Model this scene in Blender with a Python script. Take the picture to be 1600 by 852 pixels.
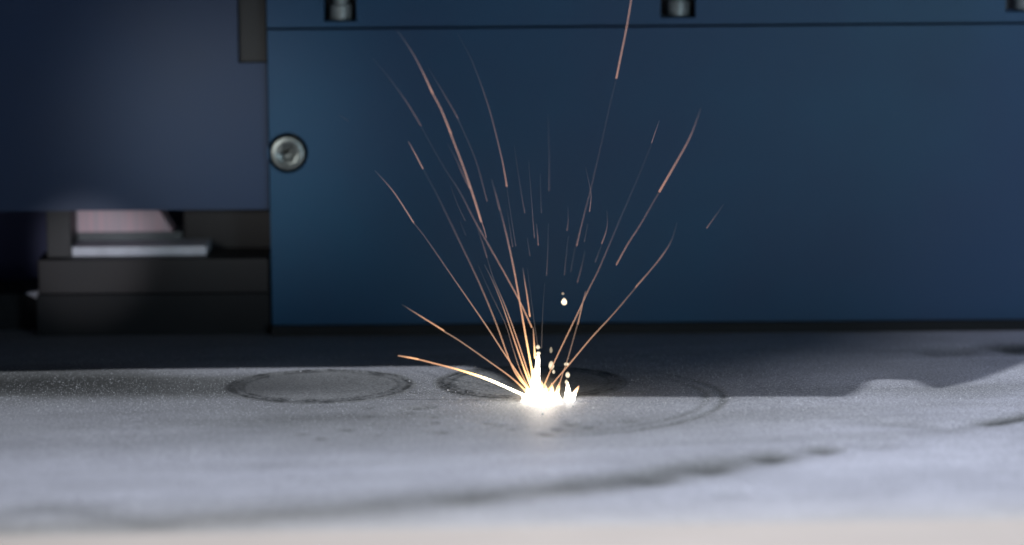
import bpy, bmesh, math, random
import numpy as np
from mathutils import Vector, Matrix, noise

for o in list(bpy.data.objects): bpy.data.objects.remove(o)
SC = bpy.context.scene
COL = SC.collection
R = math.radians
rnd = random.Random(7)

# ------------------------------------------------------------------ camera
CAM_H, PITCH, ROLL, FPX = 0.167, 8.5, 0.45, 5500.0
cd = bpy.data.cameras.new('camera'); cam = bpy.data.objects.new('camera', cd); COL.objects.link(cam)
cam.location = (0, -1.0, CAM_H)
cam.rotation_mode = 'QUATERNION'
Rm = Matrix.Rotation(R(90 - PITCH), 3, 'X') @ Matrix.Rotation(R(-ROLL), 3, 'Z')
cam.rotation_quaternion = Rm.to_quaternion()
cd.sensor_width = 36; cd.lens = FPX / 1600 * 36
cd.clip_start = 0.02; cd.clip_end = 20
cd.dof.use_dof = True; cd.dof.focus_distance = 0.925; cd.dof.aperture_fstop = 7.5
SC.camera = cam
CL = Vector(cam.location)
def ray(px, py):
    return Rm @ Vector(((px - 800) / FPX, -(py - 426) / FPX, -1))
def onY(px, py, Y=0.0):
    d = ray(px, py); t = (Y - CL.y) / d.y; return CL + d * t
def onZ(px, py, Z=0.0):
    d = ray(px, py); t = (Z - CL.z) / d.z; return CL + d * t

# ------------------------------------------------------------------ world, lamps, exposure
w = bpy.data.worlds.new('World'); SC.world = w; w.use_nodes = True
w.node_tree.nodes['Background'].inputs[0].default_value = (0.35, 0.45, 0.62, 1)
w.node_tree.nodes['Background'].inputs[1].default_value = 0.075
def lamp(name, loc, aim, sx, sy, power, col, spread=180):
    l = bpy.data.lights.new(name, 'AREA'); l.shape = 'RECTANGLE'; l.size = sx; l.size_y = sy
    l.energy = power; l.color = col; l.spread = R(spread)
    o = bpy.data.objects.new(name, l); COL.objects.link(o); o.location = loc
    o.rotation_euler = (Vector(aim) - Vector(loc)).to_track_quat('-Z', 'Y').to_euler()
    return o
KEY = Vector((0.03, -0.45, 0.50))
lamp('led_spot_lamp', KEY, (0.0, -0.2, 0), 0.012, 0.006, 1.75, (0.90, 0.94, 1.0), 130)
lamp('overhead_soft_lamp', (0.10, -0.33, 0.50), (0.06, -0.31, 0), 0.30, 0.10, 0.38, (0.68, 0.74, 1.0), 100)
lamp('panel_fill_lamp', (0.26, -0.62, 0.085), (0.055, 0, 0.065), 0.10, 0.06, 0.12, (0.66, 0.88, 1.0), 90)
def spot(name, loc, aim, power, col, ang, size):
    l = bpy.data.lights.new(name, 'SPOT'); l.energy = power; l.color = col; l.spot_size = R(ang); l.spot_blend = 1; l.shadow_soft_size = size
    o = bpy.data.objects.new(name, l); COL.objects.link(o); o.location = loc
    o.rotation_euler = (Vector(aim) - Vector(loc)).to_track_quat('-Z', 'Y').to_euler()
spot('side_fill_spot', (-0.25, -0.5, 0.12), (-0.080, 0, 0.058), 2.9, (0.95, 0.97, 0.93), 10.5, 0.02)  # added fill, brightens the upper left block and panel edge
spot('gap_fill_spot', (-0.13, -0.6, 0.050), (-0.123, 0, 0.0212), 3.6, (0.96, 0.94, 1.0), 4.3, 0.003)  # added narrow fill, brightens the metal pieces inside the gap
spot('bed_fill_spot', (0.20, -0.47, 0.50), (0.085, -0.12, 0), 7.5, (0.84, 0.88, 1.0), 22, 0.08)  # added soft fill, grades the right side of the bed
MELT = onZ(845, 629)
pl = bpy.data.lights.new('melt_pool_light', 'POINT'); pl.energy = 0.018; pl.color = (1.0, 0.86, 0.66)
pl.shadow_soft_size = 0.002
plo = bpy.data.objects.new('melt_pool_light', pl); COL.objects.link(plo); plo.location = MELT + Vector((0, 0, 0.0045))
SC.render.engine = 'CYCLES'
vs = SC.view_settings; vs.view_transform = 'Standard'; vs.look = 'None'; vs.exposure = 0; vs.gamma = 1
SC.cycles.max_bounces = 6

# ------------------------------------------------------------------ helpers
def tag(o, label=None, cat=None, group=None, kind=None):
    if label: o['label'] = label
    if cat: o['category'] = cat
    if group: o['group'] = group
    if kind: o['kind'] = kind
    return o
def obj(name, bm, m, parent=None, smooth=False):
    me = bpy.data.meshes.new(name)
    if isinstance(bm, bmesh.types.BMesh):
        bmesh.ops.recalc_face_normals(bm, faces=bm.faces[:])
        bm.to_mesh(me); bm.free()
    else: me = bm
    me.materials.append(m)
    if smooth:
        me.polygons.foreach_set('use_smooth', [True] * len(me.polygons))
    o = bpy.data.objects.new(name, me); COL.objects.link(o)
    if parent:
        o.parent = parent; o.matrix_parent_inverse = Matrix.Translation(-parent.location)
    return o
def empty(name, loc):
    o = bpy.data.objects.new(name, None); COL.objects.link(o); o.location = loc
    o.empty_display_size = 0.01
    return o
def box(bm, x0, x1, y0, y1, z0, z1, bev=0.0):
    b = bmesh.new(); bmesh.ops.create_cube(b, size=1)
    for v in b.verts:
        v.co = Vector(((x0 + x1) / 2 + v.co.x * (x1 - x0), (y0 + y1) / 2 + v.co.y * (y1 - y0), (z0 + z1) / 2 + v.co.z * (z1 - z0)))
    if bev: bmesh.ops.bevel(b, geom=b.edges[:], offset=bev, segments=3, affect='EDGES', profile=0.6)
    me = bpy.data.meshes.new('t'); b.to_mesh(me); b.free(); bm.from_mesh(me); bpy.data.meshes.remove(me)
def prism(bm, outer, holes, y0, y1):
    """outline in (x, z), extruded from y0 to y1, with holes"""
    loops = [outer] + holes
    for Y in (y0, y1):
        es = []
        for lp in loops:
            vs_ = [bm.verts.new((x, Y, z)) for x, z in lp]
            for i in range(len(vs_)): es.append(bm.edges.new((vs_[i], vs_[(i + 1) % len(vs_)])))
        bmesh.ops.triangle_fill(bm, edges=es, use_beauty=True)
    for lp in loops:
        a = [bm.verts.new((x, y0, z)) for x, z in lp]; b = [bm.verts.new((x, y1, z)) for x, z in lp]
        n = len(lp)
        for i in range(n): bm.faces.new((a[i], a[(i + 1) % n], b[(i + 1) % n], b[i]))
    bmesh.ops.remove_doubles(bm, verts=bm.verts[:], dist=1e-6)
def lathe(bm, prof, axis, origin, n=40, angle0=0.0):
    """profile of (radius, height) turned round an axis"""
    q = Vector(axis).to_track_quat('Z', 'Y').to_matrix()
    rings = []
    for r, h in prof:
        rings.append([bm.verts.new(Vector(origin) + q @ Vector((r * math.cos(angle0 + 2 * math.pi * i / n), r * math.sin(angle0 + 2 * math.pi * i / n), h))) for i in range(n)])
    for a, b in zip(rings, rings[1:]):
        for i in range(n): bm.faces.new((a[i], a[(i + 1) % n], b[(i + 1) % n], b[i]))
    bm.faces.new(rings[0]); bm.faces.new(rings[-1])

# ------------------------------------------------------------------ materials
def mat(name, base, rough=0.5, metal=0.0, var=0.0, vscale=200.0, bump=0.0, bscale=3000.0, stretch=(1, 1, 1), rvar=0.0, base2=None, spec=0.5):
    m = bpy.data.materials.new(name); m.use_nodes = True
    nt = m.node_tree; N = nt.nodes; L = nt.links
    p = N['Principled BSDF']
    p.inputs['Roughness'].default_value = rough; p.inputs['Metallic'].default_value = metal
    p.inputs['Specular IOR Level'].default_value = spec
    tc = N.new('ShaderNodeTexCoord'); mp = N.new('ShaderNodeMapping'); mp.inputs['Scale'].default_value = stretch
    L.new(tc.outputs['Object'], mp.inputs[0])
    n1 = N.new('ShaderNodeTexNoise'); n1.inputs['Scale'].default_value = vscale; n1.inputs['Detail'].default_value = 5
    L.new(mp.outputs[0], n1.inputs[0])
    mx = N.new('ShaderNodeMix'); mx.data_type = 'RGBA'
    b2 = base2 or tuple(c * (1 - var) for c in base)
    mx.inputs[6].default_value = (*base, 1); mx.inputs[7].default_value = (*b2, 1)
    cr = N.new('ShaderNodeMapRange'); cr.inputs[1].default_value = 0.35; cr.inputs[2].default_value = 0.65
    L.new(n1.outputs['Fac'], cr.inputs[0]); L.new(cr.outputs[0], mx.inputs[0]); L.new(mx.outputs[2], p.inputs['Base Color'])
    if rvar:
        mr = N.new('ShaderNodeMapRange'); mr.inputs[3].default_value = rough - rvar; mr.inputs[4].default_value = rough + rvar
        L.new(n1.outputs['Fac'], mr.inputs[0]); L.new(mr.outputs[0], p.inputs['Roughness'])
    if bump:
        n2 = N.new('ShaderNodeTexNoise'); n2.inputs['Scale'].default_value = bscale; n2.inputs['Detail'].default_value = 4
        L.new(mp.outputs[0], n2.inputs[0])
        bp = N.new('ShaderNodeBump'); bp.inputs['Strength'].default_value = bump; bp.inputs['Distance'].default_value = 0.0003
        L.new(n2.outputs['Fac'], bp.inputs['Height']); L.new(bp.outputs[0], p.inputs['Normal'])
    return m
M_blue = mat('blue_painted_metal', (0.012, 0.096, 0.205), 0.45, 0.0, base2=(0.026, 0.076, 0.175), vscale=12, bump=0.15, bscale=900, rvar=0.08, spec=0.35)
M_side = mat('dark_blue_satin_metal', (0.018, 0.052, 0.135), 0.42, 0.0, base2=(0.028, 0.050, 0.110), vscale=10, spec=0.4, bump=0.1, bscale=700)
M_dark = mat('dark_anodised_metal', (0.020, 0.022, 0.026), 0.5, 0.0, var=0.3, vscale=40)
M_maroon = mat('near_black_reddish_metal', (0.012, 0.008, 0.010), 0.55, 0.0, base2=(0.010, 0.010, 0.013), vscale=30)
M_black = mat('black_rubber', (0.008, 0.009, 0.012), 0.7, 0.0, var=0.3, vscale=60)
M_wall = mat('dark_chamber_paint', (0.015, 0.018, 0.028), 0.7, 0.0, var=0.3, vscale=9)
M_steel = mat('screw_steel', (0.33, 0.36, 0.355), 0.42, 1.0, var=0.3, vscale=900, rvar=0.08)
M_socket = mat('screw_socket_dark', (0.10, 0.11, 0.105), 0.35, 1.0, var=0.4, vscale=1500)
M_pink = mat('pinkish_brushed_metal', (0.62, 0.42, 0.47), 0.45, 0.1, base2=(0.48, 0.40, 0.45), vscale=90, stretch=(9, 1, 0.15))
M_white = mat('pale_metal_edge', (0.78, 0.80, 0.90), 0.45, 0.0, var=0.15, vscale=200)
M_greyp = mat('grey_metal_step', (0.11, 0.125, 0.135), 0.5, 0.2, var=0.2, vscale=120)
M_cap = mat('dull_cap_screw_steel', (0.36, 0.40, 0.40), 0.4, 0.25, var=0.3, vscale=700)
M_rim = mat('cream_coated_metal', (0.51, 0.45, 0.395), 0.55, 0.0, var=0.05, vscale=30)

def bed_material(name='metal_powder'):
    m = bpy.data.materials.new(name); m.use_nodes = True
    nt = m.node_tree; N = nt.nodes; L = nt.links; p = N['Principled BSDF']
    tc = N.new('ShaderNodeTexCoord')
    at = N.new('ShaderNodeVertexColor'); at.layer_name = 'stain_and_shade'
    n1 = N.new('ShaderNodeTexNoise'); n1.inputs['Scale'].default_value = 1500; n1.inputs['Detail'].default_value = 4; n1.inputs['Roughness'].default_value = 0.7
    n3 = N.new('ShaderNodeTexNoise'); n3.inputs['Scale'].default_value = 45; n3.inputs['Detail'].default_value = 6
    for n in (n1, n3): L.new(tc.outputs['Object'], n.inputs[0])
    m1 = N.new('ShaderNodeMapRange'); m1.inputs[1].default_value = 0.3; m1.inputs[2].default_value = 0.7; m1.inputs[3].default_value = 0.4; m1.inputs[4].default_value = 1.6
    L.new(n1.outputs['Fac'], m1.inputs[0])
    m3 = N.new('ShaderNodeMapRange'); m3.inputs[1].default_value = 0.3; m3.inputs[2].default_value = 0.7; m3.inputs[3].default_value = 0.9; m3.inputs[4].default_value = 1.08
    L.new(n3.outputs['Fac'], m3.inputs[0])
    mu = N.new('ShaderNodeMath'); mu.operation = 'MULTIPLY'; L.new(m1.outputs[0], mu.inputs[0]); L.new(m3.outputs[0], mu.inputs[1])
    vm = N.new('ShaderNodeVectorMath'); vm.operation = 'SCALE'; L.new(at.outputs['Color'], vm.inputs[0]); L.new(mu.outputs[0], vm.inputs['Scale'])
    L.new(vm.outputs[0], p.inputs['Base Color'])
    p.inputs['Roughness'].default_value = 0.62; p.inputs['Specular IOR Level'].default_value = 0.4
    n2 = N.new('ShaderNodeTexNoise'); n2.inputs['Scale'].default_value = 1900; n2.inputs['Detail'].default_value = 3
    L.new(tc.outputs['Object'], n2.inputs[0])
    bp = N.new('ShaderNodeBump'); bp.inputs['Strength'].default_value = 0.5; bp.inputs['Distance'].default_value = 0.0002
    L.new(n2.outputs['Fac'], bp.inputs['Height']); L.new(bp.outputs[0], p.inputs['Normal'])
    return m
M_bed = bed_material()

def glow_mat():
    m = bpy.data.materials.new('incandescent_metal'); m.use_nodes = True
    nt = m.node_tree; N = nt.nodes; L = nt.links
    N.remove(N['Principled BSDF'])
    at = N.new('ShaderNodeAttribute'); at.attribute_type = 'GEOMETRY'; at.attribute_name = 'incandescence'
    e = N.new('ShaderNodeEmission'); e.inputs[1].default_value = 4.0
    L.new(at.outputs['Color'], e.inputs[0]); L.new(e.outputs[0], N['Material Output'].inputs[0])
    m.cycles.emission_sampling = 'AUTO'
    return m
M_glow = glow_mat()

# ------------------------------------------------------------------ powder bed
PXM = 0.00018
def seg_dist(X, Y, pts):
    """distance to polyline and parameter"""
    best = np.full(X.shape, 1e9); par = np.zeros(X.shape)
    n = len(pts) - 1
    for i in range(n):
        ax, ay = pts[i][:2]; bx, by = pts[i + 1][:2]
        dx, dy = bx - ax, by - ay; l2 = dx * dx + dy * dy
        t = np.clip(((X - ax) * dx + (Y - ay) * dy) / l2, 0, 1)
        d = np.hypot(X - ax - t * dx, Y - ay - t * dy)
        k = d < best; best[k] = d[k]; par[k] = (i + t[k]) / n
    return best, par
def vnoise(X, Y, s, seed=0, oct=3):
    """cheap tiling-free value noise in numpy"""
    out = np.zeros(X.shape); amp = 1.0; tot = 0
    for o in range(oct):
        x = X * s * 2 ** o + seed * 13.7; y = Y * s * 2 ** o + seed * 7.3
        xi = np.floor(x).astype(np.int64); yi = np.floor(y).astype(np.int64); xf = x - xi; yf = y - yi
        xf = xf * xf * (3 - 2 * xf); yf = yf * yf * (3 - 2 * yf)
        def h(a, b):
            n = (a * 374761393 + b * 668265263 + (seed + o) * 974711) & 0x7fffffff
            n = ((n ^ (n >> 13)) * 1274126177) & 0x7fffffff
            return ((n ^ (n >> 16)) & 0xffff) / 65535.0
        v = (h(xi, yi) * (1 - xf) + h(xi + 1, yi) * xf) * (1 - yf) + (h(xi, yi + 1) * (1 - xf) + h(xi + 1, yi + 1) * xf) * yf
        out += amp * v; tot += amp; amp *= 0.5
    return out / tot
def sstep(a, b, x):
    t = np.clip((x - a) / (b - a), 0, 1); return t * t * (3 - 2 * t)
c1, c2, c3 = onZ(500, 603), onZ(829, 599), onZ(815, 622)
r1 = (onZ(640, 603) - onZ(358, 603)).length / 2
r2 = (onZ(972, 599) - onZ(686, 599)).length / 2
r3 = (onZ(1128, 622) - onZ(500, 622)).length / 2
groove = [onZ(x, y) for x, y in ((-80, 842), (150, 826), (400, 806), (600, 789), (800, 769), (960, 749), (1090, 728), (1200, 713), (1290, 700), (1400, 684), (1640, 640))]
BS = None
def build_bed():
    global BS
    X0, X1, Y0, Y1 = -0.24, 0.24, -0.36, 0.06
    nx, ny = 560, 560
    xs = np.linspace(X0, X1, nx); ys = np.linspace(Y0, Y1, ny)
    X, Y = np.meshgrid(xs, ys)
    Z = (vnoise(X, Y, 12, 3) - 0.5) * 0.0012 + (vnoise(X, Y, 60, 5) - 0.5) * 0.00035
    S = np.ones(X.shape)
    B = np.array([0.345, 0.348, 0.385]); 
    Z *= 1 - sstep(-0.05, -0.01, Y)
    # fine raked streaks left by the spreading blade
    rub = vnoise(X * 0.35 + Y * 0.25, Y * 3.0 - X * 0.5, 40, 8, 4)
    S *= 0.83 + 0.34 * rub
    # long furrow in the foreground
    d, t = seg_dist(X, Y, groove)
    wd = 0.0062 + 0.0090 * (1 - t)
    g = np.exp(-(d / wd) ** 2) * (1 - 0.92 * sstep(0.62, 0.84, t))
    Z -= 0.0005 * g; S *= 1 - 0.56 * g * (0.7 + 0.6 * vnoise(X, Y, 90, 4))
    for px, py, sx, k in ((1020, 744, .006, .42), (1112, 730, .005, .42), (1205, 712, .0048, .68), (1285, 700, .0044, .60), (1140, 768, .004, .16), (1370, 693, .004, .16)):
        c = onZ(px, py); q = np.exp(-(((X - c.x) / sx) ** 2 + ((Y - c.y) / (sx * 1.3)) ** 2))
        S *= 1 - k * q; Z -= 0.0012 * q
    # dark marks at the left and right rims; left one paints a ridge's shadow
    for pts, wd_, k in ((((-60, 812), (60, 790), (150, 797), (235, 812)), .006, .34), (((1520, 664), (1570, 655), (1650, 640)), .0035, .75), (((1545, 548), (1600, 543), (1660, 540)), .010, .85), (((1430, 552), (1500, 548)), .007, .3), (((1330, 655), (1480, 668)), .005, .16)):
        d, t = seg_dist(X, Y, [onZ(*p) for p in pts])
        q = np.exp(-(d / wd_) ** 2) * sstep(0, 0.5, t + 0.15); S *= 1 - k * q; Z -= 0.0008 * q
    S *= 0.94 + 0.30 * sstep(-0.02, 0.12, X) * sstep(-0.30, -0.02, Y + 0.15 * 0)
    # darker patches around the printed shapes
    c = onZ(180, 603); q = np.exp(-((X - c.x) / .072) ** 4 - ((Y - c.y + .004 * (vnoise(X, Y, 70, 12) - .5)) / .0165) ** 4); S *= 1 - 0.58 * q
    c = onZ(20, 592); q = np.exp(-((X - c.x) / .040) ** 4 - ((Y - c.y) / .020) ** 4); S *= 1 - 0.58 * q  # fading shadow at the far left, put into the powder colour
    c = onZ(1530, 612); q = np.exp(-((X - c.x) / .020) ** 2 - ((Y - c.y - .25 * (X - c.x)) / .012) ** 2); S *= 1 - 0.34 * q  # soft half-shadow at the right, painted into the powder colour
    c = onZ(480, 655); q = np.exp(-((X - c.x) / .030) ** 2 - ((Y - c.y) / .020) ** 2); S *= 1 - 0.25 * q
    c = onZ(620, 640); q = np.exp(-((X - c.x) / .16) ** 4 - ((Y - c.y) / .050) ** 4); S *= 1 - 0.26 * q
    # faint outline of a larger melted contour
    rr = np.hypot(X - c3.x, (Y - c3.y)) ; ang = np.arctan2(Y - c3.y, X - c3.x)
    q = 1.4 * (np.exp(-((rr - r3) / .0013) ** 2) + 0.7 * np.exp(-((rr - r3 + .0045) / .0012) ** 2)) * sstep(-2.0, -0.6, ang) * (1 - sstep(0.3, 0.9, ang)) * (0.5 + 0.8 * vnoise(X, Y, 300, 2))
    S *= 1 - 0.34 * q; Z -= 0.0003 * q
    # dark crumbs where earlier marks were melted
    for px, py in ((574, 638), (578, 650), (584, 662), (590, 680), (625, 640), (650, 637), (670, 636), (683, 650), (682, 661), (690, 676), (640, 645), (720, 668), (780, 664), (800, 671), (880, 658), (890, 664), (870, 672), (920, 668), (940, 662), (760, 660), (540, 672), (470, 678), (500, 684), (850, 680), (980, 658)):
        c = onZ(px + rnd.uniform(-3, 3), py + rnd.uniform(-1, 1)); sx = rnd.uniform(.0008, .0022)
        q = np.exp(-(((X - c.x) / sx) ** 2 + ((Y - c.y) / sx) ** 2)); S *= 1 - 0.45 * q; Z -= 0.0004 * q
    # shallow crater under the melt pool
    S *= 1 - 0.15 * (vnoise(X, Y, 700, 9, 2) - 0.5)
    BS = S
    verts = np.stack([X, Y, Z], -1).reshape(-1, 3)
    i = np.arange(nx * ny).reshape(ny, nx)
    f = np.stack([i[:-1, :-1], i[:-1, 1:], i[1:, 1:], i[1:, :-1]], -1).reshape(-1, 4)
    me = bpy.data.meshes.new('powder_bed')
    me.vertices.add(len(verts)); me.vertices.foreach_set('co', verts.ravel())
    me.loops.add(f.size); me.loops.foreach_set('vertex_index', f.ravel().astype(np.int32))
    me.polygons.add(len(f)); me.polygons.foreach_set('loop_start', np.arange(0, f.size, 4, dtype=np.int32))
    me.polygons.foreach_set('loop_total', np.full(len(f), 4, dtype=np.int32))
    me.polygons.foreach_set('use_smooth', np.ones(len(f), dtype=bool))
    me.update(calc_edges=True)
    a = me.color_attributes.new('stain_and_shade', 'FLOAT_COLOR', 'POINT')  # bed colour: real stains plus painted shade
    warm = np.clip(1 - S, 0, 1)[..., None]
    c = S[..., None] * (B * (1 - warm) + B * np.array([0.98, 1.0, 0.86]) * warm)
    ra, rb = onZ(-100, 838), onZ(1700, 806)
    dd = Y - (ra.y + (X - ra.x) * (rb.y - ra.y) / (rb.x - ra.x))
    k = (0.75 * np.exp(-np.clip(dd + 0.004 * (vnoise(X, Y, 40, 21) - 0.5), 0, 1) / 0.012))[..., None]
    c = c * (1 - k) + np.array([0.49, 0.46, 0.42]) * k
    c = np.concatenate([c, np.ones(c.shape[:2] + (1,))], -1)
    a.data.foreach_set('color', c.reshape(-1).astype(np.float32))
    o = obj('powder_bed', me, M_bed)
    tag(o, kind='structure')
    return X, Y, Z
BX, BY, BZ = build_bed()
def bed_z(x, y):
    j = int(np.clip((x + 0.24) / 0.48 * 559, 0, 558)); i = int(np.clip((y + 0.36) / 0.42 * 559, 0, 558))
    return float(BZ[i:i + 2, j:j + 2].mean())

# printed discs in the powder
def bed_s(x, y):
    j = int(np.clip((x + 0.24) / 0.48 * 559, 0, 559)); i = int(np.clip((y + 0.36) / 0.42 * 559, 0, 559))
    return float(BS[i, j])
def disc(name, c, r, label, dark, seed):
    root = empty(name, (c.x, c.y, bed_z(c.x, c.y)))
    tag(root, label, 'printed disc', 'melted discs in the powder bed')
    def annulus(r0, r1, k, nm, lift):
        n = 260
        me = bpy.data.meshes.new(nm); V = []; F = []; C = []
        for a in range(n):
            th = 2 * math.pi * a / n; ct, st = math.cos(th), math.sin(th)
            wob = 1 + 0.018 * noise.noise(Vector((ct * 2, st * 2, seed))) + 0.006 * noise.noise(Vector((ct * 14, st * 14, seed)))
            thick = 1 + 0.6 * noise.noise(Vector((ct * 1.6, st * 1.6, seed + 5)))
            for j in range(k + 1):
                u = (r0 + (r1 - r0) * j / k)            # in units of r
                x = c.x + u * r * wob * ct; y = c.y + u * r * wob * st
                nz = noise.noise(Vector((x * 1100, y * 1100, 1))); n2 = noise.noise(Vector((x * 260, y * 120, 4)))
                inner = math.exp(-((u - 0.87) / (0.045 * thick)) ** 2); outer = math.exp(-((u - 0.985) / (0.062 * thick)) ** 2)
                face = 1 - min(1, max(0, (u - 0.83) / 0.22))
                s_ = bed_s(x, y) * (1 - dark * face * (0.9 + 0.5 * n2))
                s_ *= 1 - min(0.85, (0.52 * inner * max(0, 0.75 + 0.9 * n2 + 1.3 * nz) + 0.68 * outer * max(0, 0.80 + 0.9 * n2 + 1.3 * nz)))
                s_ *= 1 + 0.18 * nz
                V.append((x, y, bed_z(x, y) + lift * (1.0 if u < 1.05 else 0.3) + 0.00005 * nz - 0.00012 * (inner + outer)))
                s_ = max(0.12, s_)
                C.append((s_ * 0.335, s_ * 0.340, s_ * 0.345, 1))
        for a in range(n):
            for j in range(k):
                p, q = a * (k + 1) + j, ((a + 1) % n) * (k + 1) + j
                F.append((p, q, q + 1, p + 1))
        me.from_pydata(V, [], F); me.update()
        at = me.color_attributes.new('stain_and_shade', 'FLOAT_COLOR', 'POINT'); at.data.foreach_set('color', [x for t in C for x in t])
        me.polygons.foreach_set('use_smooth', [True] * len(me.polygons))
        return me
    obj('melted_face', annulus(0.002, 0.81, 36, 'melted_face', 0.00022), M_bed, root)
    obj('melted_rim', annulus(0.81, 1.07, 26, 'melted_rim', 0.00022), M_bed, root)
disc('printed_disc', c1, r1, 'round dark melted disc in the grey powder left of the sparks, fully clear of them', 0.16, 1.0)
disc('printed_disc', c2, r2, 'round dark melted disc in the grey powder directly behind the bright melt point', 0.16, 9.0)

# loose grains
def grains():
    bm_v = []; F = []
    rg = np.random.RandomState(3)
    k = 0
    for _ in range(22000):
        px = rg.uniform(-20, 1620); py = rg.normal(605, 45)
        if py < 530: continue
        if py > 760: continue
        c = onZ(px, py); s = rg.uniform(0.00004, 0.00009) * (1.7 if rg.rand() < .03 else 1)
        z = bed_z(c.x, c.y) + s * 0.7
        base = len(bm_v); q = rg.normal(0, .25, (6, 3))
        for d, e in zip(((1, 0, 0), (-1, 0, 0), (0, 1, 0), (0, -1, 0), (0, 0, 1), (0, 0, -1)), q):
            bm_v.append((c.x + s * (d[0] + e[0]), c.y + s * (d[1] + e[1]), z + s * (d[2] + e[2])))
        for a, b, e in ((0, 2, 4), (2, 1, 4), (1, 3, 4), (3, 0, 4), (2, 0, 5), (1, 2, 5), (3, 1, 5), (0, 3, 5)): F.append((base + a, base + b, base + e))
    me = bpy.data.meshes.new('powder_grain'); me.from_pydata(bm_v, [], F); me.update()
    m = mat('shiny_grain_metal', (0.82, 0.83, 0.86), 0.3, 0.0, var=0.5, vscale=3000)
    o = obj('powder_grain', me, m); tag(o, 'loose shiny metal powder grains scattered over the grey bed', 'powder', kind='stuff')
grains()

# near rim and surrounding floor
a, b = onZ(-100, 842, 0.0), onZ(1700, 812, 0.0)
bm = bmesh.new()
pr = [(-.0015, -.003), (-.0005, .0002), (.0030, .0007), (.30, .0009), (.30, -.003)]
dirv = Vector((b.x - a.x, b.y - a.y, 0)).normalized(); nrm = Vector((dirv.y, -dirv.x, 0))
if nrm.y > 0: nrm = -nrm
A = a - dirv * 0.15; B = b + dirv * 0.15
la = [bm.verts.new((A.x + nrm.x * u, A.y + nrm.y * u, h)) for u, h in pr]; lb = [bm.verts.new((B.x + nrm.x * u, B.y + nrm.y * u, h)) for u, h in pr]
for i in range(5): bm.faces.new((la[i], la[(i + 1) % 5], lb[(i + 1) % 5], lb[i]))
bm.faces.new(la); bm.faces.new(lb[::-1])
tag(obj('chamber_floor', bm, M_rim), kind='structure')
bm = bmesh.new(); box(bm, -0.6, 0.6, 0.13, 0.15, -0.02, 0.6)
tag(obj('chamber_wall', bm, M_wall), kind='structure')
bm = bmesh.new(); box(bm, -0.6, 0.6, -0.62, 0.13, -0.03, -0.006)
tag(obj('floor', bm, M_wall), kind='structure')

# ------------------------------------------------------------------ blue housing
root = empty('recoater_housing', (0.05, 0, 0.003))
tag(root, 'large dark blue metal panel with screws standing behind the powder bed and sparks', 'machine panel')
xl = onY(421, 250).x; xr = 0.24
zb = onY(1000, 505).z; zs = onY(1000, 41).z
bc = onY(449, 241)
hole = [(bc.x + .0001 + 0.0058 * math.cos(2 * math.pi * i / 40), bc.z + .0003 + 0.0058 * math.sin(2 * math.pi * i / 40)) for i in range(40)]
bm = bmesh.new()
prism(bm, [(xl, zb), (xr, zb), (xr, zs - 0.00035), (xl, zs - 0.00035)], [hole], 0, 0.010)
obj('panel', bm, M_blue, root)
# rail with pockets
def pk(px): return onY(px, 20).x
pock = [(pk(506), pk(557)), (pk(1032), pk(1087)), (pk(1571), pk(1625))]
zt = 0.150; zp = [onY(530, 34).z, onY(1058, 28).z, onY(1595, 19).z]
out = [(xl, zs + 0.00035), (xr, zs + 0.00035), (xr, zt)]
for (p0, p1), z in list(zip(pock, zp))[::-1]: out += [(p1, zt), (p1, z), (p0, z), (p0, zt)]
out += [(xl, zt)]
bm = bmesh.new(); prism(bm, out, [], 0.0, 0.010); obj('rail', bm, M_blue, root)
bm = bmesh.new(); box(bm, xl + .0005, xr, 0.010, 0.013, zb, zt); obj('backing_plate', bm, mat('grey_backing_metal', (.07, .075, .08), .5), root)
bm = bmesh.new(); box(bm, xl, xr, -0.003, 0.013, -0.004, onY(1000, 506, -.003).z); obj('seal_strip', bm, M_black, root)
# added unseen slab above the frame, shaped to cast the bed's shadow edges
HZ = 0.134
hp = []
for px, py in ((-700, 586), (0, 581), (200, 577), (600, 573), (730, 573), (775, 590), (800, 610), (830, 621), (1100, 621), (1325, 621), (1345, 610), (1358, 597), (1380, 593), (1425, 594), (1445, 603), (1465, 608), (1530, 594), (1620, 560), (1760, 535)):
    g_ = onZ(px, py, 0); hp.append(KEY.lerp(g_, 1 - HZ / KEY.z))
hp = [(p.x, p.y) for p in hp]
hp = [(-0.40, hp[0][1])] + hp + [(hp[-1][0], 0.0), (-0.40, 0.0)]
bm = bmesh.new()
for z_ in (HZ, HZ + 0.014):
    vv = [bm.verts.new((x, y, z_)) for x, y in hp]
    bmesh.ops.triangle_fill(bm, edges=[bm.edges.new((vv[i], vv[(i + 1) % len(vv)])) for i in range(len(vv))], use_beauty=True)
la = [bm.verts.new((x, y, HZ)) for x, y in hp]; lb = [bm.verts.new((x, y, HZ + 0.014)) for x, y in hp]
for i in range(len(hp)): bm.faces.new((la[i], la[(i + 1) % len(hp)], lb[(i + 1) % len(hp)], lb[i]))
bmesh.ops.remove_doubles(bm, verts=bm.verts[:], dist=1e-6)
obj('shadow_slab', bm, M_dark, root)

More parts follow.
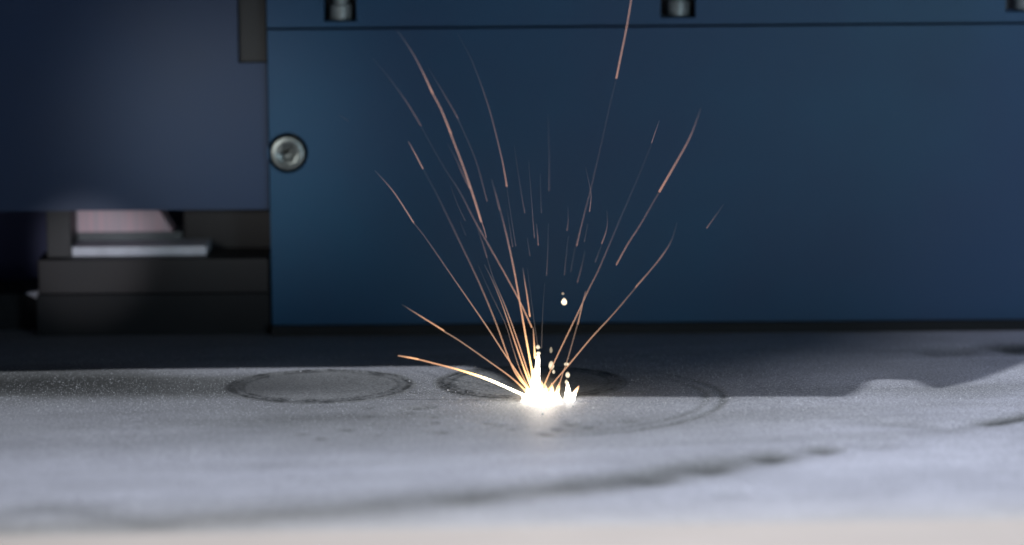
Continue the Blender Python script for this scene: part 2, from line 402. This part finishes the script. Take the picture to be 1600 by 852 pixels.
def flat_screw(c, parent):
    bm = bmesh.new()
    lathe(bm, [(0.0049, 0), (0.0050, 0.0012), (0.0046, 0.0019), (0.0036, 0.0021), (0.0034, 0.0013), (0.0033, 0.0)], (0, -1, 0), c + Vector((0, 0.0035, 0)), 40)
    s = obj('screw', bm, M_steel, parent, smooth=False)
    bm = bmesh.new(); rr = []
    q = Vector((0, -1, 0)).to_track_quat('Z', 'Y').to_matrix()
    o_ = c + Vector((0, 0.0035, 0))
    rings = []
    for (r, h, hx) in ((0.0034, 0.0016, 0), (0.0027, 0.0014, 0), (0.0024, 0.0012, 1), (0.0022, 0.0002, 1), (0.0008, -0.0004, 0)):
        ring = []
        for i in range(36):
            th = 2 * math.pi * i / 36; k = 1
            if hx: k = math.cos(math.pi / 6) / math.cos((th % (math.pi / 3)) - math.pi / 6)
            ring.append(bm.verts.new(o_ + q @ Vector((r * k * math.cos(th), r * k * math.sin(th), h))))
        rings.append(ring)
    for a_, b_ in zip(rings, rings[1:]):
        for i in range(36): bm.faces.new((a_[i], a_[(i + 1) % 36], b_[(i + 1) % 36], b_[i]))
    bm.faces.new(rings[-1])
    obj('hex_socket', bm, M_steel, s)
    return s
s = flat_screw(bc, root); s['label'] = 'round steel screw head on the left edge of the blue panel'
for px, zz, xc in ((533, zp[0], 533), (1060, zp[1], 1060), (1601, zp[2], 1601)):
    bm = bmesh.new(); c = onY(xc, 20, 0.0055)
    z0 = zz + 0.0003
    lathe(bm, [(0.0028, 0), (0.0031, 0.0003), (0.0031, 0.0040), (0.0028, 0.0044), (0.0017, 0.0044), (0.0016, 0.0026)], (0, 0, 1), (c.x, 0.0045, z0), 40)
    lathe(bm, [(0.0022, 0.0026), (0.0022, 0.020)], (0, 0, 1), (c.x, 0.0045, z0), 24)
    obj('cap_screw', bm, M_cap, root)

# left-hand assembly
bm = bmesh.new(); l0 = onY(-60, 300).x - .12; l1 = onY(419, 200).x - 0.0003; ln = onY(370, 50).x
zb2 = onY(200, 331).z; zn = onY(390, 100).z
prism(bm, [(l0, zb2), (l1, zb2), (l1, zn), (ln, zn), (ln, 0.15), (l0, 0.15)], [], 0.003, 0.030)
o = obj('side_block', bm, M_side); tag(o, 'dark blue satin metal block filling the upper left behind the bed', 'machine block')
bm = bmesh.new(); box(bm, ln + .0002, l1 - .0002, 0.005, 0.03, zn + .0002, 0.15); 
o = obj('guide_rail', bm, M_dark); tag(o, 'dark vertical rail in the slot between the left block and blue panel', 'rail')
z0 = onY(200, 516).z; z1 = onY(200, 406).z; xa = onY(56, 450).x; xb = xl - 0.0008
root2 = empty('lower_bracket', ((xa + xb) / 2, 0.01, z0))
tag(root2, 'nearly black stepped machine bracket low on the left beside the blue panel', 'bracket')
bm = bmesh.new(); box(bm, xa, xb, 0.001, 0.05, -0.004, onY(200, 461.2).z, 0.0002); obj('base_block', bm, M_black, root2)
bm = bmesh.new(); box(bm, xa + .0004, xb, 0.0015, 0.05, onY(200, 461).z, z1, 0.0006); obj('upper_block', bm, M_maroon, root2)
xp0, xp1 = onY(68, 370).x, onY(107, 370).x
bm = bmesh.new(); box(bm, xp0, xp1, 0.006, 0.03, z1 - .0002, zb2 + .002, 0.0004); obj('post', bm, M_dark, root2)
# bright pieces seen through the gap
Yg = 0.020
root3 = empty('wiper_carriage', (onY(200, 370, Yg).x, Yg, z1))
tag(root3, 'pinkish and white metal piece seen in the gap under the left block', 'metal piece')
ga = onY(100, 370, Yg).x; gb = onY(262, 370, Yg).x; gc = onY(330, 370, Yg).x
bm = bmesh.new()
prism(bm, [(ga, onY(0, 364, Yg).z), (onY(262, 0, Yg).x, onY(0, 364, Yg).z), (onY(232, 0, Yg).x, onY(0, 334, Yg).z + .003), (ga, onY(0, 334, Yg).z + .003)], [], Yg, Yg + .01)
obj('pink_plate', bm, M_pink, root3)
bm = bmesh.new(); box(bm, ga, gb + .004, Yg + .002, Yg + .012, onY(200, 386, Yg).z, onY(200, 364, Yg).z - .0001); obj('grey_step', bm, M_greyp, root3)
bm = bmesh.new(); box(bm, ga, onY(320, 0, Yg).x, Yg - .012, Yg + .012, onY(200, 404, Yg - .012).z, onY(200, 385, Yg - .012).z - .0001, .0005); obj('white_edge', bm, M_white, root3)
bm = bmesh.new(); box(bm, gb + .0045, xb, Yg + .003, Yg + .01, onY(200, 404, Yg).z, zb2 + .003, .0004); obj('shaded_end', bm, M_maroon, root3)
bm = bmesh.new(); box(bm, onY(-400, 0, .05).x, onY(75, 0, .05).x, .05, .055, -.004, 0.06)
o = obj('recess_panel', bm, mat('deep_blue_paint', (.045, .06, .19), .5)); tag(o, 'deep blue panel at the far left edge behind the dark post and highlight strip', 'panel')
# white glint at the far left, built as a pale solid
ca = onY(27, 458, 0.006); 
bm = bmesh.new()
prism(bm, [(onY(28, 0, .006).x, onY(0, 459, .006).z), (onY(54, 0, .006).x, onY(0, 455, .006).z), (onY(54, 0, .006).x, onY(0, 478, .006).z), (onY(46, 0, .006).x, onY(0, 468, .006).z)], [], .006, .010)
o = obj('glint_piece', bm, M_white); tag(o, 'tiny pale triangle for a metal glint left of the black bracket', 'clip')
bm = bmesh.new(); box(bm, onY(-200, 0).x, xa - 0.0003, 0.012, 0.04, -0.004, onY(0, 470).z, .0005)
o = obj('left_stop_block', bm, M_black); tag(o, 'black low block at the far left edge below the tiny pale glint', 'machine block')
bm = bmesh.new(); box(bm, onY(61, 0).x, onY(66, 0).x, .008, .016, onY(0, 470).z, zb2 + .002, .0003)
o = obj('highlight_strip', bm, mat('highlight_blue', (.10, .11, .16), .5, .3)); tag(o, 'thin upright strip for a faint highlight beside the dark post at lower left', 'highlight')  # faint vertical highlight built as a thin paler strip

# ------------------------------------------------------------------ sparks
def heat(b):
    """colour of incandescence for brightness b"""
    st = [(0.0, (0.006, 0.009, 0.014)), (0.12, (0.022, 0.022, 0.028)), (0.3, (0.060, 0.043, 0.045)), (0.55, (0.132, 0.080, 0.068)), (0.8, (0.21, 0.112, 0.083)), (1.0, (0.32, 0.175, 0.115)), (1.4, (1.1, 0.72, 0.36)), (2.0, (2.2, 2.15, 2.05))]
    for (a, ca_), (c, cb) in zip(st, st[1:]):
        if b <= c:
            t = (b - a) / (c - a); return [x * (1 - t) + y * t for x, y in zip(ca_, cb)]
    return list(st[-1][1])
def catmull(P, n):
    out = []
    for i in range(len(P) - 1):
        p0 = P[max(i - 1, 0)]; p1 = P[i]; p2 = P[i + 1]; p3 = P[min(i + 2, len(P) - 1)]
        for k in range(n):
            t = k / n
            out.append([0.5 * ((2 * b) + (-a + c) * t + (2 * a - 5 * b + 4 * c - d) * t * t + (-a + 3 * b - 3 * c + d) * t ** 3) if j < 2 else b + (c - b) * t for j, (a, b, c, d) in enumerate(zip(p0, p1, p2, p3))])
    out.append(list(P[-1])); return out
YM = MELT.y
def spark(pts, label, wid=1.0, dy=None, group='glowing sparks flying from the melt point'):
    """pts: photo x, y, brightness from root to tip"""
    if dy is None: dy = rnd.uniform(-0.014, 0.014)
    pts = [(x, y, b * (0.80 if y < 350 else 0.9 if y < 480 else 1)) for x, y, b in pts]
    path = catmull(pts, 6)
    bm = bmesh.new(); lay = bm.verts.layers.float_color.new('incandescence')
    L0 = math.hypot(845 - pts[-1][0], 630 - pts[-1][1])
    P3 = []
    for x, y, b in path:
        d = min(1, math.hypot(845 - x, 630 - y) / 400)
        P3.append((onY(x, y, YM + dy * d), max(b, 0)))
    n = 6; rings = []
    for i, (p, b) in enumerate(P3):
        tg = (P3[min(i + 1, len(P3) - 1)][0] - P3[max(i - 1, 0)][0]).normalized()
        u = tg.cross(Vector((0, 1, 0))).normalized(); v = tg.cross(u)
        r = 0.00017 * wid * (0.25 + 0.75 * min(1.6, b)) 
        if b <= 0.02: r = 0.00001
        ring = []
        for k in range(n):
            a_ = 2 * math.pi * k / n
            q = bm.verts.new(p + (u * math.cos(a_) + v * math.sin(a_)) * r); hc = heat(b * b ** 0.25 if b < 1 else b); low = min(1, max(0, (path[i][1] - 380) / 130)); q[lay] = (hc[0] * (1 + .18 * low), hc[1] * (1 + .14 * low), hc[2] * (1 - .12 * low), 1); ring.append(q)
        rings.append(ring)
    for a_, b_ in zip(rings, rings[1:]):
        for k in range(n): bm.faces.new((a_[k], a_[(k + 1) % n], b_[(k + 1) % n], b_[k]))
    bm.faces.new(rings[0]); bm.faces.new(rings[-1])
    org = P3[0][0].copy()
    for q in bm.verts: q.co -= org
    o = obj('spark', bm, M_glow, None, True); o.location = org
    tag(o, label, 'spark', group)
    return o
G_ = 'glowing sparks flying from the melt point'
SP = [
 ([(828,622,2.0),(795,607,2.0),(760,592,1.6),(720,579,1.1),(690,571,.85),(655,562,.75),(653,561.5,1.0),(640,559,.95),(622,556,.55)], 'low white-hot spark trail running left just above the powder', 1.15),
 ([(824,614,1.3),(800,591,.85),(760,562,.6),(720,534,.55),(694,518,.5),(692,516,.9),(660,496,.7),(628,476,.05)], 'orange spark trail second lowest on the left, ending over the left disc', 1.0),
 ([(830,616,1.5),(806,579,.9),(785,548,.7),(757,505,.6),(701,424,.42),(665,372,.3),(646,348,.28),(645,346,.75),(615,300,.6),(586,267,.1)], 'long orange spark trail reaching the outermost left at mid height', 1.0),
 ([(830,612,1.5),(803,579,.9),(775,505,.6),(750,445,.5),(715,371,.36),(680,299,.18),(661,264,.10)], 'long pale curved spark trail left of centre, thinning out upward', .9),
 ([(661,264,.75),(650,243,.7),(638,221,.3)], 'short detached pink spark dash high on the left', .9),
 ([(831,512,.85),(822,492,.8),(810,467,.75),(785,421,.6),(743,347,.5),(718,299,.28),(694,262,.16),(659,200,.12)], 'straight spark trail crossing the others left of centre and ending above the melt point', .85),
 ([(658,197,.5),(640,167,.42),(620,138,.22),(600,112,.1),(581,90,.02)], 'faint detached spark dash at the upper far left', .8),
 ([(752,347,.95),(740,308,.85),(725,264,.75),(706,214,.7),(704,208,.9),(690,173,.7),(677,148,.65),(675,144,.9),(660,112,.55),(641,77,.3),(618,44,.02)], 'brightest tall orange spark trail at upper left reaching the panel seam', 1.15),
 ([(760,372,.5),(756,357,.55),(751,343,.5)], 'tiny spark piece just below the tall orange trail', .8),
 ([(734,295,.6),(722,270,.45),(712,248,.25),(699,225,.03)], 'short spark streak hugging the tall orange trail on its left', .8),
 ([(761,315,.45),(757,299,.4),(747,262,.3),(736,232,.25),(716,187,.2),(715,184,.5),(692,144,.3),(669,106,.03)], 'thin spark trail just right of the tall orange one', .75),
 ([(792,292,.9),(788,268,.7),(782,239,.55),(764,169,.38),(743,109,.18),(730,80,.08),(715,53,.02)], 'curved pink spark trail in the upper middle fading toward the seam', .85),
 ([(806,385,.3),(798,335,.2),(792,294,.12)], 'dim spark streak beneath the curved pink trail', .7),
 ([(833,600,1.7),(831,579,1.35),(824,540,1.1),(813,477,.9),(803,421,.75),(792,370,.55),(782,330,.3),(781,328,.55),(775,305,.4),(768,280,.05)], 'strong golden spark trail rising left of the white melt column', 1.0),
 ([(828,495,.95),(824,465,.8),(820,440,.55),(817,419,.1)], 'short bright reddish spark above the melt column', .95),
 ([(836,560,1.4),(835,544,1.1),(834,527,.8),(833,512,.4)], 'short golden spark touching the top of the melt column', .9),
 ([(832,610,1.6),(820,579,1.1),(803,530,.8),(785,477,.55),(770,440,.35),(757,414,.1)], 'golden spark trail in the left bundle, second from its right', .95),
 ([(833,606,1.6),(824,579,1.0),(808,530,.75),(790,480,.5),(771,435,.25),(761,403,.1)], 'golden spark trail at the right of the left bundle', .9),
 ([(829,612,1.3),(813,579,.7),(800,540,.4),(789,505,.3),(765,455,.2),(747,414,.03)], 'thin bluish spark trail inside the left bundle', .7),
 ([(761,403,.42),(755,383,.35),(743,347,.08)], 'dim short spark streak left of centre between longer trails', .8),
 ([(963,123,.95),(972,78,.8),(980,38,.75),(988,-12,.7)], 'bright pink spark streak leaving the top of the picture right of centre', .95),
 ([(901,385,.6),(911,342,.45),(922,300,.35),(936,240,.22),(950,178,.18),(962,126,.14)], 'thin spark trail below the topmost bright streak', .75),
 ([(921,331,.6),(923,316,.5),(923,300,.35),(915,261,.03)], 'short hooked spark crossing the thin trail right of centre', .8),
 ([(1018,224,.5),(1024,206,.45),(1030,189,.12)], 'short detached spark dash high on the right', .8),
 ([(847,610,1.2),(862,575,.8),(877,543,.75),(904,487,.65),(920,452,.55),(936,420,.45),(967,347,.25),(995,282,.16),(1018,226,.10)], 'long thin spark trail leaning right from the melt point to high up', .85),
 ([(1030,300,1.05),(1052,262,.8),(1075,221,.6),(1088,190,.35),(1095,169,.08)], 'bright orange spark streak on the right, highest of the far right ones', 1.05),
 ([(963,414,.7),(980,383,.55),(1000,352,.45),(1015,326,.42),(1029,302,.38)], 'spark streak directly below the bright orange one on the right', .85),
 ([(855,611,1.2),(870,592,.8),(889,570,.75),(924,528,.65),(959,490,.5),(992,451,.35),(994,448,.7),(1015,424,.5),(1035,399,.55),(1049,376,.25),(1058,347,.02)], 'curving orange spark trail lowest on the right', .95),
 ([(1104,357,.5),(1116,340,.35),(1131,319,.03)], 'small isolated spark dash at the far right', .8),
 ([(940,381,.6),(946,365,.45),(949,350,.28),(948,329,.03)], 'short bent spark between the two right-leaning trails', .8),
 ([(870,614,1.1),(879,585,.6),(888,558,.5),(902,508,.4),(903,506,.7),(909,480,.6),(915,455,.35)], 'steep orange spark trail right of the melt column', .85),
 ([(902,442,.45),(908,420,.3),(914,392,.05)], 'faint short spark streak above the droplet, to its right', .7),
 ([(886,361,.45),(888,343,.3),(887,324,.03)], 'faint tiny hooked spark high above the droplet', .7),
 ([(882,430,.3),(884,405,.22),(888,370,.08)], 'very faint spark streak straight above the droplet', .7),
]
for pts, lab, wd in SP: spark(pts, lab, wd)
FAINT = [
 ([(820,333,.4),(814,299,.25),(803,225,.02)], 'faint slanting spark streak high above the melt column, left of centre'),
 ([(835,372,.4),(831,320,.25),(826,250,.02)], 'faint long upright spark streak directly above the melt column'),
 ([(841,384,.5),(840,368,.4),(838,350,.1)], 'short faint spark dash right beside the long upright streak over the column'),
 ([(801,386,.35),(797,358,.2),(792,326,.03)], 'faint spark streak beside the dim one under the curved pink trail'),
 ([(846,333,.3),(845,312,.15),(844,270,.02)], 'faint upright spark streak just left of the tallest central one'),
 ([(854,431,.32),(856,390,.2),(857,350,.05)], 'faint upright spark streak low in the centre, left of the largest droplet'),
 ([(858,299,.35),(858,240,.2),(856,176,.02)], 'tallest faint upright spark streak in the centre of the fan'),
 ([(828,400,.3),(824,372,.1)], 'tiny faint spark dash below the long upright streaks over the column'),
 ([(727,345,.3),(715,320,.2),(704,290,.02)], 'faint spark streak left of the tall orange trail, at its middle'),
 ([(840,540,.3),(833,490,.18),(824,420,.04)], 'faint thread of spark ending on the topmost small droplet of the column'),
 ([(846,545,.3),(848,490,.16),(851,440,.02)], 'faint thread of spark rising just right of the melt column'),
 ([(930,410,.3),(935,396,.2),(940,384,.05)], 'tiny faint spark dash below the short bent spark on the right'),
 ([(728,368,.2),(718,345,.02)], 'dimmest tiny spark dash left of centre, under another faint streak'),
 ([(544,189,.2),(530,180,.05)], 'barely visible tiny spark streak near the blue panel screw at upper left'),
 ([(913,378,.25),(918,350,.1)], 'tiny faint spark dash below the hooked spark right of centre'),
 ([(892,425,.2),(897,395,.12),(903,362,.02)], 'faint spark streak above the largest droplet, leaning slightly right')]
for pts, lab in FAINT: spark(pts, lab, .8, group='faint spark streaks in the fan')

# droplets
def droplet(px, py, wpx, hpx, b, label, dx=0.0):
    c = onY(px, py, YM); k = (c - CL).length / FPX
    bm = bmesh.new(); bmesh.ops.create_icosphere(bm, subdivisions=3, radius=1)
    lay = bm.verts.layers.float_color.new('incandescence')
    for v in bm.verts:
        z = v.co.z; s = 1 + 0.16 * noise.noise(v.co * 1.6 + Vector((px, py, 0)))
        h = heat(max(0.5, b * (1 - 0.20 * abs(z) ** 2))); h = [h[0] * .85, h[0] * .72 , h[0] * .52]
        v.co = Vector((v.co.x * wpx * k / 2 * s * (1 - 0.2 * z) + dx * z * k, v.co.y * wpx * k / 2 * s, z * hpx * k / 2 * s)); v[lay] = (*h, 1)
    o = obj('droplet', bm, M_glow, None, True); o.location = c
    tag(o, label, 'droplet', 'glowing droplets thrown up from the melt'); return o
for a_ in [
 (881.5,471.5,8,11,1.16,'largest glowing droplet hanging alone against the blue panel'),
 (879.5,459,4,4,.35,'dim tiny droplet directly above the largest floating one'),
 (840.5,542.5,6,6,1.05,'small glowing droplet topmost above the melt column'),
 (841,552.5,6.5,6,1.12,'small glowing droplet just under the topmost one over the melt column'),
 (861,547,4,9,.42,'dim brownish droplet high between column and right-hand drops'),
 (861.5,571,8,13,1.03,'oval glowing droplet right of the melt column'),
 (865,581,4,6,1.0,'tiny droplet just below the oval one right of the column'),
 (885,569,7,5,1.03,'flat glowing droplet topmost over the small right-hand flame'),
 (887,586,6.5,9,1.06,'round glowing droplet midway over the small right-hand flame'),
 (885,597,4.5,7,1.04,'narrow glowing droplet lowest over the small right-hand flame'),
]: droplet(*a_)

# ------------------------------------------------------------------ melt flare
def spike(bm, lay, base, tip, r, bb, bt, lean=0, seg=14, power=0.75):
    n = 12; rings = []
    for i in range(seg + 1):
        t = i / seg; p = base.lerp(tip, t)
        rr = r * max(0.02, (1 - t) ** power) * (1 + 0.22 * noise.noise(Vector((t * 7, base.x * 3000, base.z * 100))))
        b = bb * (1 - t) + bt * t
        ring = []
        for k in range(n):
            a_ = 2 * math.pi * k / n; s = 1 + 0.25 * noise.noise(Vector((math.cos(a_) * 2, math.sin(a_) * 2 + base.x * 999, t * 6)))
            q = bm.verts.new(p + Vector((math.cos(a_) * rr * s, math.sin(a_) * rr * s, 0))); q[lay] = (*heat(b), 1); ring.append(q)
        rings.append(ring)
    for a_, b_ in zip(rings, rings[1:]):
        for k in range(n): bm.faces.new((a_[k], a_[(k + 1) % n], b_[(k + 1) % n], b_[k]))
    bm.faces.new(rings[0]); bm.faces.new(rings[-1])
def blob(bm, lay, c, rx, ry, rz, b, seed):
    g = bmesh.new(); bmesh.ops.create_icosphere(g, subdivisions=4, radius=1)
    l2 = g.verts.layers.float_color.new('incandescence')
    for v in g.verts:
        s = 1 + 0.28 * noise.noise(v.co * 2.2 + Vector((seed, 0, 0))) + 0.15 * noise.noise(v.co * 6 + Vector((seed, 3, 0)))
        v.co = Vector((v.co.x * rx * s, v.co.y * ry * s, v.co.z * rz * s)) + c; v[l2] = (*heat(b), 1)
    me = bpy.data.meshes.new('t'); g.to_mesh(me); g.free(); bm.from_mesh(me); bpy.data.meshes.remove(me)
K = (MELT - CL).length / FPX
def mp(px, py): return onY(px, py, YM)
root4 = empty('melt_flare', MELT)
tag(root4, 'blinding white molten spot and flames where the beam hits the grey powder', 'melt flare')
def part(name, fn):
    bm = bmesh.new(); lay = bm.verts.layers.float_color.new('incandescence'); fn(bm, lay); return obj(name, bm, M_glow, root4, True)
def f_pool(bm, lay):
    blob(bm, lay, mp(843, 624), 16 * K, 8 * K, 7 * K, 2.0, 1)
    blob(bm, lay, mp(827, 627), 12 * K, 8 * K, 5.5 * K, 2.0, 2)
    blob(bm, lay, mp(862, 625), 10 * K, 7 * K, 5.5 * K, 2.0, 3)
    blob(bm, lay, mp(837, 611), 8 * K, 7 * K, 12 * K, 2.0, 4)
part('molten_pool', f_pool)
def f_col(bm, lay):
    spike(bm, lay, mp(837, 622), mp(841, 553), 6 * K, 2.0, 1.7, power=0.4)
    spike(bm, lay, mp(835, 622), mp(834, 575), 6.5 * K, 2.0, 1.3, power=0.6)
part('flame_column', f_col)
def f_fl(bm, lay):
    for bx, tx, ty, r in ((862, 862, 598, 7), (868, 875, 596, 5), (856, 852, 600, 6), (872, 870, 604, 5), (848, 846, 594, 7), (822, 812, 612, 6), (826, 822, 602, 6)):
        spike(bm, lay, mp(bx, 624), mp(tx, ty), r * K * .85, 1.9, 0.95)
part('flame_tongue', f_fl)
def f_s(bm, lay):
    blob(bm, lay, mp(890, 624), 7 * K, 6 * K, 6.5 * K, 2.0, 8)
    spike(bm, lay, mp(888, 622), mp(887, 596), 6 * K, 2.0, 1.5)
    spike(bm, lay, mp(893, 622), mp(905, 602), 5 * K, 2.0, 0.9)
    spike(bm, lay, mp(870, 625), mp(888, 624), 1.6 * K, 1.6, 1.6, power=.1)
part('side_flame', f_s)

# glowing volume added for the lens bloom round the hot spot
vm_ = bpy.data.materials.new('bloom_emission'); vm_.use_nodes = True
N = vm_.node_tree.nodes; L = vm_.node_tree.links; N.remove(N['Principled BSDF'])
tc = N.new('ShaderNodeTexCoord'); ln_ = N.new('ShaderNodeVectorMath'); ln_.operation = 'LENGTH'; L.new(tc.outputs['Object'], ln_.inputs[0])
mr = N.new('ShaderNodeMapRange'); mr.inputs[1].default_value = 0.1; mr.inputs[2].default_value = 0.95; mr.inputs[3].default_value = 1; mr.inputs[4].default_value = 0; mr.interpolation_type = 'SMOOTHERSTEP'
L.new(ln_.outputs['Value'], mr.inputs[0])
pw = N.new('ShaderNodeMath'); pw.operation = 'POWER'; pw.inputs[1].default_value = 2.5; L.new(mr.outputs[0], pw.inputs[0])
ml = N.new('ShaderNodeMath'); ml.operation = 'MULTIPLY'; ml.inputs[1].default_value = 48.0; L.new(pw.outputs[0], ml.inputs[0])
em = N.new('ShaderNodeEmission'); em.inputs[0].default_value = (1.0, 0.78, 0.52, 1); L.new(ml.outputs[0], em.inputs[1])
L.new(em.outputs[0], N['Material Output'].inputs['Volume'])
bm = bmesh.new(); bmesh.ops.create_icosphere(bm, subdivisions=3, radius=1)
o = obj('bloom_glow', bm, vm_, root4); o.scale = (0.0125, 0.008, 0.009); o.location = mp(843, 618)
o.matrix_parent_inverse = Matrix.Translation(-root4.location); o['kind'] = 'stuff'

# spatter beads lying on the powder
for i, (px, py, s, lab) in enumerate([(848, 648, .00034, 'bright metal bead lying on the powder just below the melt spot'), (896, 637, .00022, 'small metal bead on the powder under the side flame'), (905, 660, .0002, 'small metal bead on the powder, nearest the camera below the side flame'),
                           (927, 640, .00022, 'small metal bead on the powder well right of the melt spot'), (470, 581, .00022, 'small metal bead on the back edge of the left disc'), (640, 597, .00022, 'small metal bead on the right rim of the left disc'),
                           (700, 612, .00022, 'small metal bead on the left rim of the disc behind the sparks')]):
    c = onZ(px, py); bm = bmesh.new(); bmesh.ops.create_icosphere(bm, subdivisions=2, radius=s)
    for v in bm.verts: v.co *= 1 + 0.25 * noise.noise(v.co * 4000 + Vector((i, 0, 0)))
    o = obj('spatter_bead', bm, bpy.data.materials['shiny_grain_metal'], None, True); o.location = (c.x, c.y, bed_z(c.x, c.y) + s * .8)
    tag(o, lab, 'metal bead', 'spatter beads on the powder')
